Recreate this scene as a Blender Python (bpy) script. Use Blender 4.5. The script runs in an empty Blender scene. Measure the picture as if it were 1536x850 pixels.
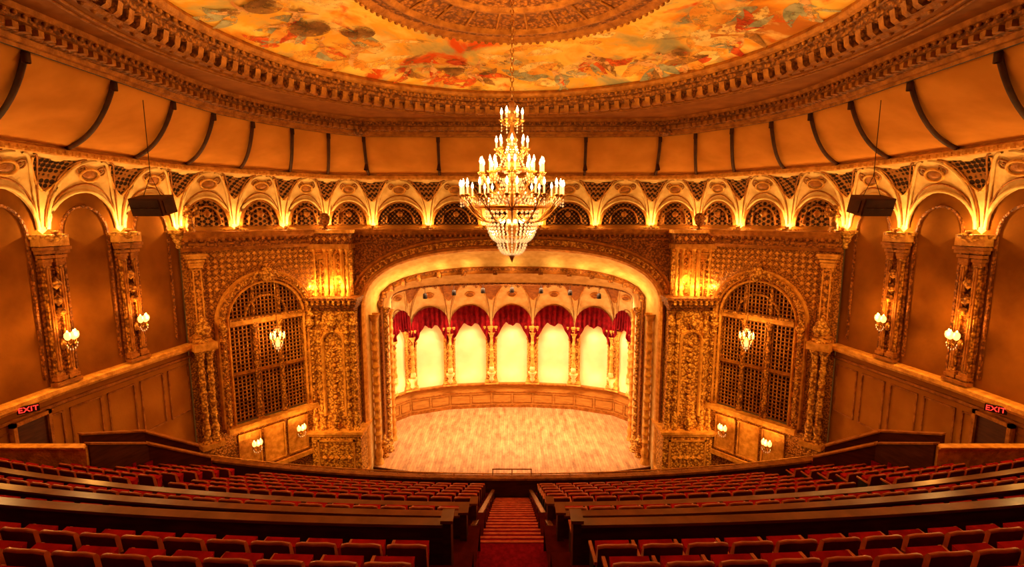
import bpy, math, random
from mathutils import Vector, Matrix
random.seed(7)
CZ=15.4
PI=math.pi
def H(h): return CZ+h
# ------------------------------------------------------------------ materials
def newmat(name):
    m=bpy.data.materials.new(name); m.use_nodes=True
    nt=m.node_tree; b=nt.nodes['Principled BSDF']
    return m,nt,b
def ramp(nt,stops):
    r=nt.nodes.new('ShaderNodeValToRGB'); e=r.color_ramp.elements
    while len(e)<len(stops): e.new(0.5)
    for i,(p,c) in enumerate(stops):
        e[i].position=p; e[i].color=(c[0],c[1],c[2],1)
    return r
def noisy(name,c1,c2,scale=2.0,rough=0.6,metal=0.0,bump=0.0,bscale=20,detail=4,scl=(1,1,1),spec=0.15,brush=0):
    m,nt,b=newmat(name)
    tc=nt.nodes.new('ShaderNodeTexCoord'); mp=nt.nodes.new('ShaderNodeMapping'); mp.inputs['Scale'].default_value=scl
    nt.links.new(tc.outputs['Object'],mp.inputs['Vector'])
    n=nt.nodes.new('ShaderNodeTexNoise'); n.inputs['Scale'].default_value=scale; n.inputs['Detail'].default_value=detail
    nt.links.new(mp.outputs[0],n.inputs['Vector'])
    r=ramp(nt,[(0.35,c1),(0.65,c2)]); nt.links.new(n.outputs['Fac'],r.inputs[0])
    nt.links.new(r.outputs[0],b.inputs['Base Color'])
    b.inputs['Roughness'].default_value=rough; b.inputs['Metallic'].default_value=metal
    b.inputs['Specular IOR Level'].default_value=spec
    if bump>0:
        n2=nt.nodes.new('ShaderNodeTexNoise'); n2.inputs['Scale'].default_value=bscale
        nt.links.new(mp.outputs[0],n2.inputs['Vector'])
        bp=nt.nodes.new('ShaderNodeBump'); bp.inputs['Strength'].default_value=bump; bp.inputs['Distance'].default_value=0.05
        nt.links.new(n2.outputs['Fac'],bp.inputs['Height']); nt.links.new(bp.outputs[0],b.inputs['Normal'])
    if brush>0:
        n3=nt.nodes.new('ShaderNodeTexNoise'); n3.inputs['Scale'].default_value=brush; n3.inputs['Detail'].default_value=6; n3.inputs['Roughness'].default_value=.7
        nt.links.new(mp.outputs[0],n3.inputs['Vector'])
        r3=ramp(nt,[(0.38,(0,0,0)),(0.52,(.95,.95,.95))]); nt.links.new(n3.outputs['Fac'],r3.inputs[0]); nt.links.new(r3.outputs[0],b.inputs['Alpha'])
    return m
def ornate(name,cd,cm,cl,scale=5.0,rough=0.5,metal=0.1,dist=0.05,strength=0.9):
    m,nt,b=newmat(name)
    tc=nt.nodes.new('ShaderNodeTexCoord')
    n=nt.nodes.new('ShaderNodeTexNoise'); n.inputs['Scale'].default_value=scale*0.8; n.inputs['Detail'].default_value=2
    nt.links.new(tc.outputs['Object'],n.inputs['Vector'])
    mx=nt.nodes.new('ShaderNodeVectorMath'); mx.operation='MULTIPLY_ADD'
    mx.inputs[1].default_value=(0.5/scale*2,)*3
    nt.links.new(n.outputs['Color'],mx.inputs[0]); nt.links.new(tc.outputs['Object'],mx.inputs[2])
    v=nt.nodes.new('ShaderNodeTexVoronoi'); v.feature='SMOOTH_F1'; v.inputs['Scale'].default_value=scale; v.inputs['Smoothness'].default_value=0.45
    nt.links.new(mx.outputs[0],v.inputs['Vector'])
    w=nt.nodes.new('ShaderNodeTexNoise'); w.inputs['Scale'].default_value=scale*2; w.inputs['Detail'].default_value=4
    nt.links.new(tc.outputs['Object'],w.inputs['Vector'])
    mul=nt.nodes.new('ShaderNodeMath'); mul.operation='MULTIPLY_ADD'; mul.inputs[1].default_value=0.5
    nt.links.new(w.outputs['Fac'],mul.inputs[0]); nt.links.new(v.outputs['Distance'],mul.inputs[2])
    r=ramp(nt,[(0.40,cl),(0.64,cm),(0.92,cd)]); nt.links.new(mul.outputs[0],r.inputs[0])  # patina and crevice shade put into the colour, darkest in the hollows
    nt.links.new(r.outputs[0],b.inputs['Base Color'])
    bp=nt.nodes.new('ShaderNodeBump'); bp.invert=True; bp.inputs['Strength'].default_value=strength; bp.inputs['Distance'].default_value=dist
    nt.links.new(mul.outputs[0],bp.inputs['Height']); nt.links.new(bp.outputs[0],b.inputs['Normal'])
    b.inputs['Roughness'].default_value=rough; b.inputs['Metallic'].default_value=metal; b.inputs['Specular IOR Level'].default_value=.25
    return m
def emis(name,c,s):
    m,nt,b=newmat(name); b.inputs['Base Color'].default_value=(c[0],c[1],c[2],1)
    b.inputs['Emission Color'].default_value=(c[0],c[1],c[2],1); b.inputs['Emission Strength'].default_value=s
    return m
def lattice(name,hole,bar,scale):
    m,nt,b=newmat(name)
    tc=nt.nodes.new('ShaderNodeTexCoord'); v=nt.nodes.new('ShaderNodeTexVoronoi'); v.inputs['Scale'].default_value=scale
    v.inputs['Randomness'].default_value=0.0
    mp=nt.nodes.new('ShaderNodeMapping'); mp.inputs['Rotation'].default_value=(0,0.785,0)
    nt.links.new(tc.outputs['Object'],mp.inputs['Vector']); nt.links.new(mp.outputs[0],v.inputs['Vector'])
    r=ramp(nt,[(0.45,hole),(0.55,bar)]); nt.links.new(v.outputs['Distance'],r.inputs[0])
    nt.links.new(r.outputs[0],b.inputs['Base Color']); b.inputs['Roughness'].default_value=0.8; b.inputs['Specular IOR Level'].default_value=.1
    bp=nt.nodes.new('ShaderNodeBump'); bp.inputs['Strength'].default_value=0.7; bp.inputs['Distance'].default_value=0.06
    nt.links.new(v.outputs['Distance'],bp.inputs['Height']); nt.links.new(bp.outputs[0],b.inputs['Normal'])
    return m
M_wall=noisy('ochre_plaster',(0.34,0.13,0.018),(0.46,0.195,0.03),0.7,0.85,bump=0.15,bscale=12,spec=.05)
M_walld=noisy('dark_ochre_panel',(0.15,0.05,0.006),(0.26,0.095,0.013),0.6,0.9,bump=0.1,bscale=10,spec=.03)  # darker ochre base colour for the upper walls
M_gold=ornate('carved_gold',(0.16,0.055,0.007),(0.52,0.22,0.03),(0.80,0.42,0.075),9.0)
M_goldb=ornate('carved_gold_bright',(0.26,0.095,0.012),(0.74,0.38,0.06),(0.96,0.60,0.14),8.0)
M_golds=ornate('carved_gold_fine',(0.15,0.05,0.006),(0.38,0.15,0.021),(0.58,0.27,0.045),13.0,dist=0.04)
M_brown=ornate('bronze_brown_relief',(0.12,0.034,0.004),(0.29,0.095,0.012),(0.44,0.165,0.024),9.0)
M_cream=noisy('cream_plaster',(0.70,0.46,0.17),(0.88,0.66,0.29),2.2,0.75,bump=0.4,bscale=9,spec=.1)
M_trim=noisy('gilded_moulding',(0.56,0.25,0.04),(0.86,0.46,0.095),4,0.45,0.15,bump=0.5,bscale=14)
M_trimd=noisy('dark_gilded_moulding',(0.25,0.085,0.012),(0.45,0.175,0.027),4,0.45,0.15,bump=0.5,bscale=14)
M_latt=lattice('dark_lattice',(0.02,0.007,0.002),(0.28,0.11,0.02),5.5)
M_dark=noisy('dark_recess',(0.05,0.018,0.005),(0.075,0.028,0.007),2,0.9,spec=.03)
M_black=noisy('black_metal',(0.012,0.008,0.006),(0.02,0.013,0.01),3,0.5)
M_spk=noisy('speaker_cabinet',(0.06,0.018,0.005),(0.09,0.028,0.008),3,0.7)
M_sail=noisy('sail_panel_plaster',(0.56,0.235,0.038),(0.70,0.31,0.058),0.8,0.85,bump=0.05,bscale=4,spec=.03)
M_rib=noisy('dark_rib_wood',(0.04,0.01,0.003),(0.07,0.02,0.006),3,0.6)
M_brass=noisy('aged_brass',(0.50,0.24,0.05),(0.80,0.46,0.14),6,0.3,0.8)
M_velvet=noisy('red_velvet',(0.24,0.004,0.003),(0.40,0.009,0.007),5,0.85,spec=0.05)
M_velvetd=noisy('crimson_drape',(0.09,0.002,0.004),(0.19,0.004,0.008),3,0.8,spec=0.05)
M_shell=noisy('seat_back_shell',(0.09,0.006,0.003),(0.15,0.011,0.004),3,0.45,bump=0.1)
M_rim=noisy('seat_wood_rim',(0.34,0.065,0.016),(0.50,0.12,0.028),6,0.3,spec=.3)
M_wood=noisy('dark_mahogany',(0.045,0.008,0.0028),(0.08,0.018,0.0055),2,0.35,scl=(1,1,6))
M_woodl=noisy('polished_rail_wood',(0.13,0.034,0.008),(0.21,0.06,0.014),2,0.25,scl=(1,1,6),spec=.4)
M_woodp=noisy('stage_wall_oak',(0.38,0.165,0.03),(0.52,0.25,0.05),1.5,0.5,scl=(1,1,6))
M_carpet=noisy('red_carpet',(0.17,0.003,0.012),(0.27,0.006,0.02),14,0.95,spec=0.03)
M_nose=noisy('stair_nosing_highlight',(0.46,0.07,0.04),(0.64,0.13,0.07),6,0.5)  # nosing strips with their edge highlight put into the lighter pink
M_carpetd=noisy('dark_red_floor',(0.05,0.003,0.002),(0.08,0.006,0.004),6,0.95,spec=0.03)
M_panel=noisy('stage_cream_panel',(0.88,0.64,0.34),(0.93,0.72,0.42),1.2,0.8,spec=.05)
M_flame=emis('candle_bulb',(1.0,0.74,0.36),24)
M_flame2=emis('sconce_bulb',(1.0,0.60,0.18),9)
M_glow=emis('glass_shade_glow',(1.0,0.46,0.09),3.6)
M_candle=emis('candle_tube',(1.0,0.62,0.26),1.2)
M_exit=emis('exit_sign_red',(1.0,0.03,0.02),2.5)
mcr,nt,b=newmat('glowing_crystal'); b.inputs['Base Color'].default_value=(1,0.80,0.50,1); b.inputs['Roughness'].default_value=0.08
b.inputs['Metallic'].default_value=0.55; b.inputs['Emission Color'].default_value=(1,0.64,0.26,1); b.inputs['Emission Strength'].default_value=0.6  # emission gives the crystals an added glow, in place of caught light
M_cry=mcr
M_stage,nt,b=newmat('stage_plank_wood')
tc=nt.nodes.new('ShaderNodeTexCoord'); mp=nt.nodes.new('ShaderNodeMapping'); mp.inputs['Rotation'].default_value=(0,0,PI/2)
nt.links.new(tc.outputs['Object'],mp.inputs['Vector'])
br=nt.nodes.new('ShaderNodeTexBrick'); br.inputs['Scale'].default_value=1.0; br.inputs['Brick Width'].default_value=3.2; br.inputs['Row Height'].default_value=0.16
br.inputs['Mortar Size'].default_value=0.006; br.inputs['Color1'].default_value=(0.70,0.44,0.23,1); br.inputs['Color2'].default_value=(0.54,0.31,0.15,1); br.inputs['Mortar'].default_value=(0.2,0.1,0.04,1)
nt.links.new(mp.outputs[0],br.inputs['Vector'])
mp2=nt.nodes.new('ShaderNodeMapping'); mp2.inputs['Scale'].default_value=(2.4,.7,1); nt.links.new(tc.outputs['Object'],mp2.inputs['Vector'])
n=nt.nodes.new('ShaderNodeTexNoise'); n.inputs['Scale'].default_value=1.1; n.inputs['Detail'].default_value=12; n.inputs['Roughness'].default_value=.72
nt.links.new(mp2.outputs[0],n.inputs['Vector'])
r=ramp(nt,[(0.34,(0.42,0.33,0.26)),(0.62,(1.1,1.05,1.0))]); nt.links.new(n.outputs['Fac'],r.inputs[0])
mx=nt.nodes.new('ShaderNodeMix'); mx.data_type='RGBA'; mx.blend_type='MULTIPLY'; mx.inputs[0].default_value=1.0
nt.links.new(br.outputs[0],mx.inputs[6]); nt.links.new(r.outputs[0],mx.inputs[7]); nt.links.new(mx.outputs[2],b.inputs['Base Color'])
b.inputs['Roughness'].default_value=0.5
# mural
M_mural,nt,b=newmat('dome_mural_paint')
tc=nt.nodes.new('ShaderNodeTexCoord')
def N(scale,det,dis,off=(0,0,0)):
    mp=nt.nodes.new('ShaderNodeMapping'); mp.inputs['Location'].default_value=off
    nt.links.new(tc.outputs['Object'],mp.inputs['Vector'])
    n=nt.nodes.new('ShaderNodeTexNoise'); n.inputs['Scale'].default_value=scale; n.inputs['Detail'].default_value=det; n.inputs['Distortion'].default_value=dis
    n.inputs['Roughness'].default_value=.6
    nt.links.new(mp.outputs[0],n.inputs['Vector']); return n
n1=N(0.26,8,.5,(3,1,0)); r1=ramp(nt,[(0.30,(0.32,0.28,0.14)),(0.39,(0.62,0.46,0.15)),(0.46,(0.92,0.46,0.05)),(0.52,(0.96,0.66,0.15)),(0.58,(0.90,0.38,0.04)),(0.66,(0.50,0.16,0.03))])
nt.links.new(n1.outputs['Fac'],r1.inputs[0])
def layer(prev,noise,lo,hi,col):
    rr=ramp(nt,[(lo,(0,0,0)),(hi,(1,1,1))]); nt.links.new(noise.outputs['Fac'],rr.inputs[0])
    x=nt.nodes.new('ShaderNodeMix'); x.data_type='RGBA'
    nt.links.new(rr.outputs[0],x.inputs[0]); nt.links.new(prev,x.inputs[6]); x.inputs[7].default_value=(col[0],col[1],col[2],1)
    return x.outputs[2]
o=layer(r1.outputs[0],N(0.38,8,.5,(15,4,29)),0.52,0.64,(0.98,0.76,0.32))
o=layer(o,N(0.42,8,.6,(51,34,2)),0.55,0.66,(0.38,0.36,0.22))
o=layer(o,N(0.50,8,.6,(11,4,2)),0.57,0.65,(0.70,0.10,0.015))
o=layer(o,N(0.60,8,.6,(31,14,2)),0.59,0.67,(0.22,0.11,0.04))
nt.links.new(o,b.inputs['Base Color']); b.inputs['Roughness'].default_value=0.85; b.inputs['Specular IOR Level'].default_value=.05
P_fl=noisy('painted_flesh',(0.62,0.27,0.08),(0.94,0.58,0.26),2.5,.8,brush=3)
P_rd=noisy('painted_red_robe',(0.42,0.03,0.01),(0.86,0.18,0.03),2.0,.8,brush=2.6)
P_br=noisy('painted_umber',(0.16,0.07,0.02),(0.46,0.22,0.06),2.0,.8,brush=2.6)
P_bl=noisy('painted_grey_blue',(0.24,0.25,0.18),(0.54,0.50,0.34),2.0,.8,brush=2.6)
P_ye=noisy('painted_pale_gold',(0.94,0.58,0.15),(0.98,0.80,0.38),2.0,.8,brush=2.2)
P_or=noisy('painted_orange_cloud',(0.74,0.28,0.03),(0.94,0.52,0.10),2.0,.8,brush=2.2)
# ------------------------------------------------------------------ mesh builder
class MB:
    def __init__(s): s.v=[];s.f=[];s.m=[];s.s=[];s.M=Matrix.Identity(4)
    def av(s,pts):
        b=len(s.v); M=s.M
        for p in pts: s.v.append((M@Vector(p))[:])
        return b
    def fc(s,i,m=0,sm=False): s.f.append(tuple(i)); s.m.append(m); s.s.append(sm)
    def poly(s,pts,m=0): b=s.av(pts); s.fc(range(b,b+len(pts)),m)
    def box(s,x0,x1,y0,y1,z0,z1,m=0):
        b=s.av([(x0,y0,z0),(x1,y0,z0),(x1,y1,z0),(x0,y1,z0),(x0,y0,z1),(x1,y0,z1),(x1,y1,z1),(x0,y1,z1)])
        for q in ((0,1,2,3),(4,5,6,7),(0,1,5,4),(1,2,6,5),(2,3,7,6),(3,0,4,7)): s.fc([b+k for k in q],m)
    def loft(s,rings,m=0,sm=True,close=False,closer=False):
        n=len(rings[0]); b=len(s.v)
        for r in rings: s.av(r)
        R=len(rings)
        for i in range(R if closer else R-1):
            i2=(i+1)%R
            mm=m[i] if isinstance(m,(list,tuple)) else m
            for j in range(n if close else n-1):
                j2=(j+1)%n
                s.fc((b+i*n+j,b+i*n+j2,b+i2*n+j2,b+i2*n+j),mm,sm)
    def lathe(s,prof,c=(0,0,0),n=12,m=0,sm=True,a0=0,a1=2*PI):
        full=abs(a1-a0-2*PI)<1e-6
        rings=[]
        for (r,z) in prof:
            rings.append([(c[0]+r*math.cos(a0+(a1-a0)*k/n),c[1]+r*math.sin(a0+(a1-a0)*k/n),c[2]+z) for k in range(n if full else n+1)])
        s.loft(rings,m,sm,close=full)
    def tube(s,pts,r,n=6,m=0):
        pts=[Vector(p) for p in pts]; rings=[]
        for i,p in enumerate(pts):
            t=(pts[min(i+1,len(pts)-1)]-pts[max(i-1,0)])
            if t.length<1e-9: t=Vector((0,0,1))
            t.normalize()
            up=Vector((0,0,1)) if abs(t.z)<0.9 else Vector((1,0,0))
            a=t.cross(up).normalized(); c=t.cross(a)
            rr=r[i] if isinstance(r,(list,tuple)) else r
            rings.append([(p+a*rr*math.cos(2*PI*k/n)+c*rr*math.sin(2*PI*k/n))[:] for k in range(n)])
        s.loft(rings,m,True,close=True)
    def octa(s,c,rx,rz,m=0,ry=None):
        x,y,z=c; ry=rx if ry is None else ry
        b=s.av([(x+rx,y,z),(x,y+ry,z),(x-rx,y,z),(x,y-ry,z),(x,y,z+rz),(x,y,z-rz)])
        for k in range(4):
            s.fc((b+k,b+(k+1)%4,b+4),m); s.fc((b+k,b+(k+1)%4,b+5),m)
    def ball(s,c,r,m=0,n=8,k=5,sz=1.0):
        s.lathe([(max(1e-4,r*math.sin(PI*i/k)),-r*sz*math.cos(PI*i/k)) for i in range(k+1)],c,n,m)
    def ros(s,x,y,z,a,d,m=0):
        b=s.av([(x-a,y,z),(x,y,z-a),(x+a,y,z),(x,y,z+a),(x-a*.3,y+d,z-a*.3),(x+a*.3,y+d,z-a*.3),(x+a*.3,y+d,z+a*.3),(x-a*.3,y+d,z+a*.3)])
        for q in ((0,1,5,4),(1,2,6,5),(2,3,7,6),(3,0,4,7),(4,5,6,7)):
            s.fc([b+k for k in q],m)
    def obj(s,name,mats,parent=None):
        me=bpy.data.meshes.new(name); me.from_pydata(s.v,[],s.f)
        for k in mats: me.materials.append(k)
        me.polygons.foreach_set('material_index',s.m); me.polygons.foreach_set('use_smooth',s.s); me.update()
        o=bpy.data.objects.new(name,me); bpy.context.scene.collection.objects.link(o)
        if parent: o.parent=parent
        return o
def empty(name):
    o=bpy.data.objects.new(name,None); bpy.context.scene.collection.objects.link(o); return o
def lamp(name,loc,p,col=(1,0.40,0.06),rad=0.04,parent=None,kind='POINT',target=None,size=None,angle=60,blend=0.6):
    l=bpy.data.lights.new(name,kind); l.energy=p; l.color=col
    if kind=='AREA':
        l.shape='RECTANGLE'; l.size,l.size_y=size
    else: l.shadow_soft_size=rad
    if kind=='SPOT': l.spot_size=math.radians(angle); l.spot_blend=blend
    o=bpy.data.objects.new(name,l); o.location=loc; bpy.context.scene.collection.objects.link(o)
    if target is not None:
        o.rotation_euler=(Vector(target)-Vector(loc)).to_track_quat('-Z','Y').to_euler()
    if parent: o.parent=parent
    return o
def frame(P,Q):
    d=Vector((Q[0]-P[0],Q[1]-P[1])); L=d.length; d/=L
    M=Matrix(((d.x,d.y,0,P[0]),(d.y,-d.x,0,P[1]),(0,0,1,0),(0,0,0,1)))
    return M,L
def offs(path,o,closed=False):
    out=[];n=len(path)
    for i in range(n):
        a=path[i-1] if (i>0 or closed) else None; c=path[(i+1)%n] if (i<n-1 or closed) else None; p=path[i]
        ns=[]
        for (u,w) in ((a,p),(p,c)):
            if u is None or w is None: continue
            d=Vector((w[0]-u[0],w[1]-u[1])); 
            if d.length<1e-6: continue
            d.normalize(); ns.append(Vector((d.y,-d.x)))
        if len(ns)==2:
            nn=(ns[0]+ns[1]).normalized(); k=max(0.4,nn.dot(ns[0])); nn=nn/k
        else: nn=ns[0]
        out.append((p[0]+nn.x*o,p[1]+nn.y*o))
    return out
def sweep(mb,path,prof,m=0,closed=False,sm=False):
    rings=[]
    for (o,z) in prof: rings.append([(x,y,z) for x,y in offs(path,o,closed)])
    mb.loft(rings,m,sm,close=closed)
def walk(path,sp):
    out=[]
    for i in range(len(path)-1):
        M,L=frame(path[i],path[i+1]); n=max(1,int(round(L/sp)))
        for k in range(n): out.append((M,(k+0.5)*L/n))
    return out
def dentils(mb,path,y0,y1,z0,z1,w,sp,m=0):
    sv=mb.M
    for M,x in walk(path,sp):
        mb.M=M; mb.box(x-w/2,x+w/2,y0,y1,z0,z1,m)
    mb.M=sv
def apts(cx,half,zs,zb,rise,n=20,p=2.0):
    o=[(cx-half,zb)]
    for k in range(n+1):
        t=PI*k/n; c=math.cos(t); s_=max(0,math.sin(t))
        o.append((cx-half*math.copysign(abs(c)**(2/p),c),zs+rise*s_**(2/p)))
    o.append((cx+half,zb)); return o
def amould(mb,cx,half,zs,zb,rise,prof,m=0,n=20,p=2.0,sm=False):
    mb.loft([[(x,y,z) for x,z in apts(cx,half+o,zs,zb,rise+o,n,p)] for (o,y) in prof],m,sm)
def hole(mb,x0,x1,z0,z1,pts,y,m=0):
    xl,zb=pts[0]; xr=pts[-1][0]
    mb.poly([(x0,y,z0),(xl,y,z0),(xl,y,z1),(x0,y,z1)],m); mb.poly([(xr,y,z0),(x1,y,z0),(x1,y,z1),(xr,y,z1)],m)
    if zb>z0: mb.poly([(xl,y,z0),(xr,y,z0),(xr,y,zb),(xl,y,zb)],m)
    for a,c in zip(pts[1:-2],pts[2:-1]): mb.poly([(a[0],y,a[1]),(c[0],y,c[1]),(c[0],y,z1),(a[0],y,z1)],m)
def pframe(mb,x0,x1,z0,z1,y,w=0.06,d=0.05,m=0):
    mb.box(x0,x1,y,y+d,z0,z0+w,m); mb.box(x0,x1,y,y+d,z1-w,z1,m); mb.box(x0,x0+w,y,y+d,z0,z1,m); mb.box(x1-w,x1,y,y+d,z0,z1,m)
def column(mb,x,y,z0,z1,r,m=0,n=10,mr=None):
    L=z1-z0; p=[(r*1.5,0),(r*1.5,.12),(r*1.2,.16),(r*1.35,.26),(r*.9,.34),(r*1.3,.6),(r*1.35,.75),(r*.85,1.0)]
    p=[(a,b*min(1,L/4)) for a,b in p]; z=p[-1][1]; top=L-0.5*min(1,L/4)
    while z+0.55<top:
        p+= [(r*.85,z+.3),(r*1.12,z+.38),(r*1.12,z+.46),(r*.85,z+.54)]; z+=.54
    k=min(1,L/4)
    p+=[(r*.8,top),(r*1.1,top+.08*k),(r*1.0,top+.15*k),(r*1.6,top+.38*k),(r*1.75,top+.40*k),(r*1.75,L)]
    mb.lathe(p,(x,y,z0),n,m)
def urn(mb,c,s=1.0,m=0):
    mb.lathe([(.16*s,0),(.16*s,.06*s),(.07*s,.12*s),(.1*s,.2*s),(.24*s,.36*s),(.26*s,.5*s),(.16*s,.6*s),(.2*s,.66*s),(.1*s,.74*s),(.05*s,.9*s),(.001,.98*s)],c,12,m)
def pilaster(mb,x,y0,w,d,z0,z1,m=0,mt=1):
    mb.box(x-w/2,x+w/2,y0,y0+d,z0,z1,m)
    for i,(e,zz) in enumerate(((.12,.0),(.08,.18),(.04,.28))): mb.box(x-w/2-e,x+w/2+e,y0,y0+d+e,z0+zz,z0+zz+.12,mt)
    for e,zz in ((.03,.62),(.06,.5),(.1,.36),(.16,.2),(.2,.08)): mb.box(x-w/2-e,x+w/2+e,y0,y0+d+e,z1-zz-.06,z1-zz+.05,mt)
    pframe(mb,x-w/2+.06,x+w/2-.06,z0+.5,z1-.75,y0+d,.05,.05,mt)
    z=z0+.75
    while z<z1-.95:
        mb.ros(x,y0+d,z,min(.15,w*.22),.09,mt); z+=.42
def statue(mb,c,s,sx,m):
    x,y,z=c
    mb.lathe([(.26*s,0),(.26*s,.12*s),(.2*s,.16*s),(.22*s,.2*s),(.2*s,.5*s),(.15*s,.8*s),(.17*s,1.0*s),(.19*s,1.15*s),(.07*s,1.26*s),(.06*s,1.32*s),(.001,1.33*s)],(x,y,z),12,m)
    mb.ball((x,y,z+1.43*s),.12*s,m,10,7,1.15)
    mb.tube([(x+.15*s*sx,y,z+1.15*s),(x+.35*s*sx,y-.05*s,z+1.25*s),(x+.45*s*sx,y-.1*s,z+1.55*s)],[.06*s,.05*s,.035*s],6,m)
    mb.tube([(x-.15*s*sx,y,z+1.15*s),(x-.28*s*sx,y-.1*s,z+.9*s),(x-.1*s*sx,y-.22*s,z+.85*s)],[.06*s,.05*s,.04*s],6,m)
    for k in (-1,1): mb.loft([[(x+k*.05*s,y+.12*s,z+1.15*s),(x+k*.3*s,y+.2*s,z+1.5*s),(x+k*.5*s,y+.22*s,z+1.45*s)],[(x+k*.05*s,y+.12*s,z+.9*s),(x+k*.25*s,y+.2*s,z+.85*s),(x+k*.45*s,y+.22*s,z+.8*s)]],m,True)
# ------------------------------------------------------------------ plan data
WR=[(1.62,29),(4.86,29),(8.1,29),(10.7,28.6),(12.27,26.67),(13.83,24.73),(15.4,22.8),(15.8,20.0),(16.2,17.1),(16.3,14.2),(16.3,11.3),(16.3,8.4),(16.3,-4.5)]
LR=[(1.58,27.5),(4.75,27.5),(7.8,27.4),(9.8,26.8),(11.2,25.4),(12.7,23.6),(14.1,21.9),(14.6,19.6),(14.9,17.0),(15,14.2),(15,11.3),(15,8.4),(15,-4.5)]
mir=lambda L:[(-x,y) for x,y in reversed(L)]
W=mir(WR)+WR; LP=mir(LR)+LR
# ------------------------------------------------------------------ arcade / fan-vault
def cove(P0,P1,L0,L1,a,z,zs,zt,lift=0.0):
    q=min(1.0,max(0.0,(z-zs)/(zt-zs))); ph=math.asin(q); d=1-math.cos(ph)
    w=Vector((P0[0]+(P1[0]-P0[0])*a,P0[1]+(P1[1]-P0[1])*a)); l=Vector((L0[0]+(L1[0]-L0[0])*a,L0[1]+(L1[1]-L0[1])*a))
    p=w+(l-w)*d; n=(l-w).normalized()
    p=p+n*lift*math.cos(ph)
    return (p.x,p.y,z-lift*math.sin(ph))
def arcade(mb,wp,lp,zs,zt,rise,lun,zsA,gap=0.17,segs=None,tz=(0.55,0.94)):
    n=len(wp)
    for i in range(n-1):
        P0,P1,L0,L1=wp[i],wp[i+1],lp[i],lp[i+1]
        w=math.hypot(P1[0]-P0[0],P1[1]-P0[1])
        if w>5: continue
        ra=w/2-gap
        C=lambda a,z,l=0.0:cove(P0,P1,L0,L1,a,z,zs,zt,l)
        arch=[(0.0,zs)]
        K=18
        for k in range(K+1):
            t=PI*k/K; arch.append((0.5-ra/w*math.cos(t),zsA+rise*math.sin(t)))
        arch.append((1.0,zs))
        nv=9; rings=[]
        for j in range(nv+1): rings.append([C(a,z+(zt-z)*(j/nv)) for a,z in arch])
        mb.loft(rings,0,True)
        M,L=frame(P0,P1)
        rim=[C(a,z) for a,z in arch[1:-1]]
        back=[(P0[0]+(P1[0]-P0[0])*a,P0[1]+(P1[1]-P0[1])*a,z) for a,z in arch[1:-1]]
        mb.loft([rim,back],0,True)
        mb.tube([C(a,z+.02,.05) for a,z in arch[1:-1]],.07,5,0)
        mb.tube([C(0.5-(ra-.0)/w*math.cos(PI*k/K)*1.0,zsA+.1+(rise+.18)*math.sin(PI*k/K),.05) for k in range(2,K-1)],.035,4,3)
        top=zt-.06
        for sg in (0,1):
            for (a0_,wd_,r_,m_) in ((.06,.40,.05,0),(.03,.30,.03,3)):
                pts=[]
                for k in range(13):
                    q=k/12; a=a0_+wd_*q**1.7; z=zs+.25+(top-zs-.25)*math.sin(q*PI/2)
                    pts.append(C(a if sg==0 else 1-a,z,.05))
                mb.tube(pts,r_,5,m_)
            z0=zs+(zt-zs)*tz[0]; z1=zs+(zt-zs)*tz[1]; rr=[]
            for j in range(7):
                z=z0+(z1-z0)*j/6; wd=(.02+.27*(j/6)**.8)
                rr.append([C((wd*k/4) if sg==0 else 1-wd*k/4,z,.03) for k in range(5)])
            mb.loft(rr,2,True)
            ed=[r_[4] for r_ in rr]; mb.tube(ed,.045,4,1)
            pts=[]
            for k in range(16):
                th=k/15*PI*3; rad=.20*(1-k/17); a=.36+rad/w*math.cos(th)*1.0; z=zt-.42+(rad)*math.sin(th)
                pts.append(C(a if sg==0 else 1-a,z,.05))
            mb.tube(pts,.03,4,3)
        zc=(zsA+rise+zt)/2+.02; 
        mb.tube([C(.5+.36/w*math.cos(2*PI*k/16),zc+.22*math.sin(2*PI*k/16),.06) for k in range(17)],.05,5,1)
        for rr_ in ((.26,.14,3),(.12,.07,1)):
            c0=C(.5,zc,.10); ring=[C(.5+rr_[0]/w*math.cos(2*PI*k/12),zc+rr_[1]*math.sin(2*PI*k/12),.05) for k in range(12)]
            mb.loft([ring,[c0]*12],rr_[2],False,close=True)
        if lun(i):
            mb.M=M; y=.10; cx=L/2
            pts=[(cx-(ra-.02)*math.cos(PI*k/K),y,zsA+(rise-.02)*math.sin(PI*k/K)) for k in range(K+1)]
            mb.poly(pts,2)
            mb.loft([[(cx-(ra-e)*math.cos(PI*k/K),y+d,zsA+(rise-e)*math.sin(PI*k/K)) for k in range(K+1)] for e,d in ((.0,.12),(.16,.12),(.16,0))],3,False)
            mb.ball((cx,y+.06,zsA+rise*.42),.17,3,8,4)
            mb.tube([(cx-.55*ra*math.cos(PI*k/8),y+.05,zsA+.1+rise*.62*math.sin(PI*k/8)) for k in range(9)],.05,4,3)
            mb.M=Matrix.Identity(4)
mb=MB()
def is_low(i): return abs((W[i][0]+W[i+1][0])/2)<15.3
arcade(mb,W,LP,H(-.6),H(2.1),1.4,is_low,H(-.45))
sweep(mb,LP,[(-.1,H(2.0)),(.0,H(2.02)),(.06,H(2.08)),(.06,H(2.2)),(.0,H(2.24)),(-.1,H(2.28)),(-.1,H(2.36)),(-.25,H(2.4))],1)
dentils(mb,LP,.02,.1,H(2.02),H(2.16),.10,.26,1)
mb.obj('fan_vault_arcade',[M_cream,M_trim,M_latt,M_trimd])
mb=MB(); up=empty('cove_uplights')
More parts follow.
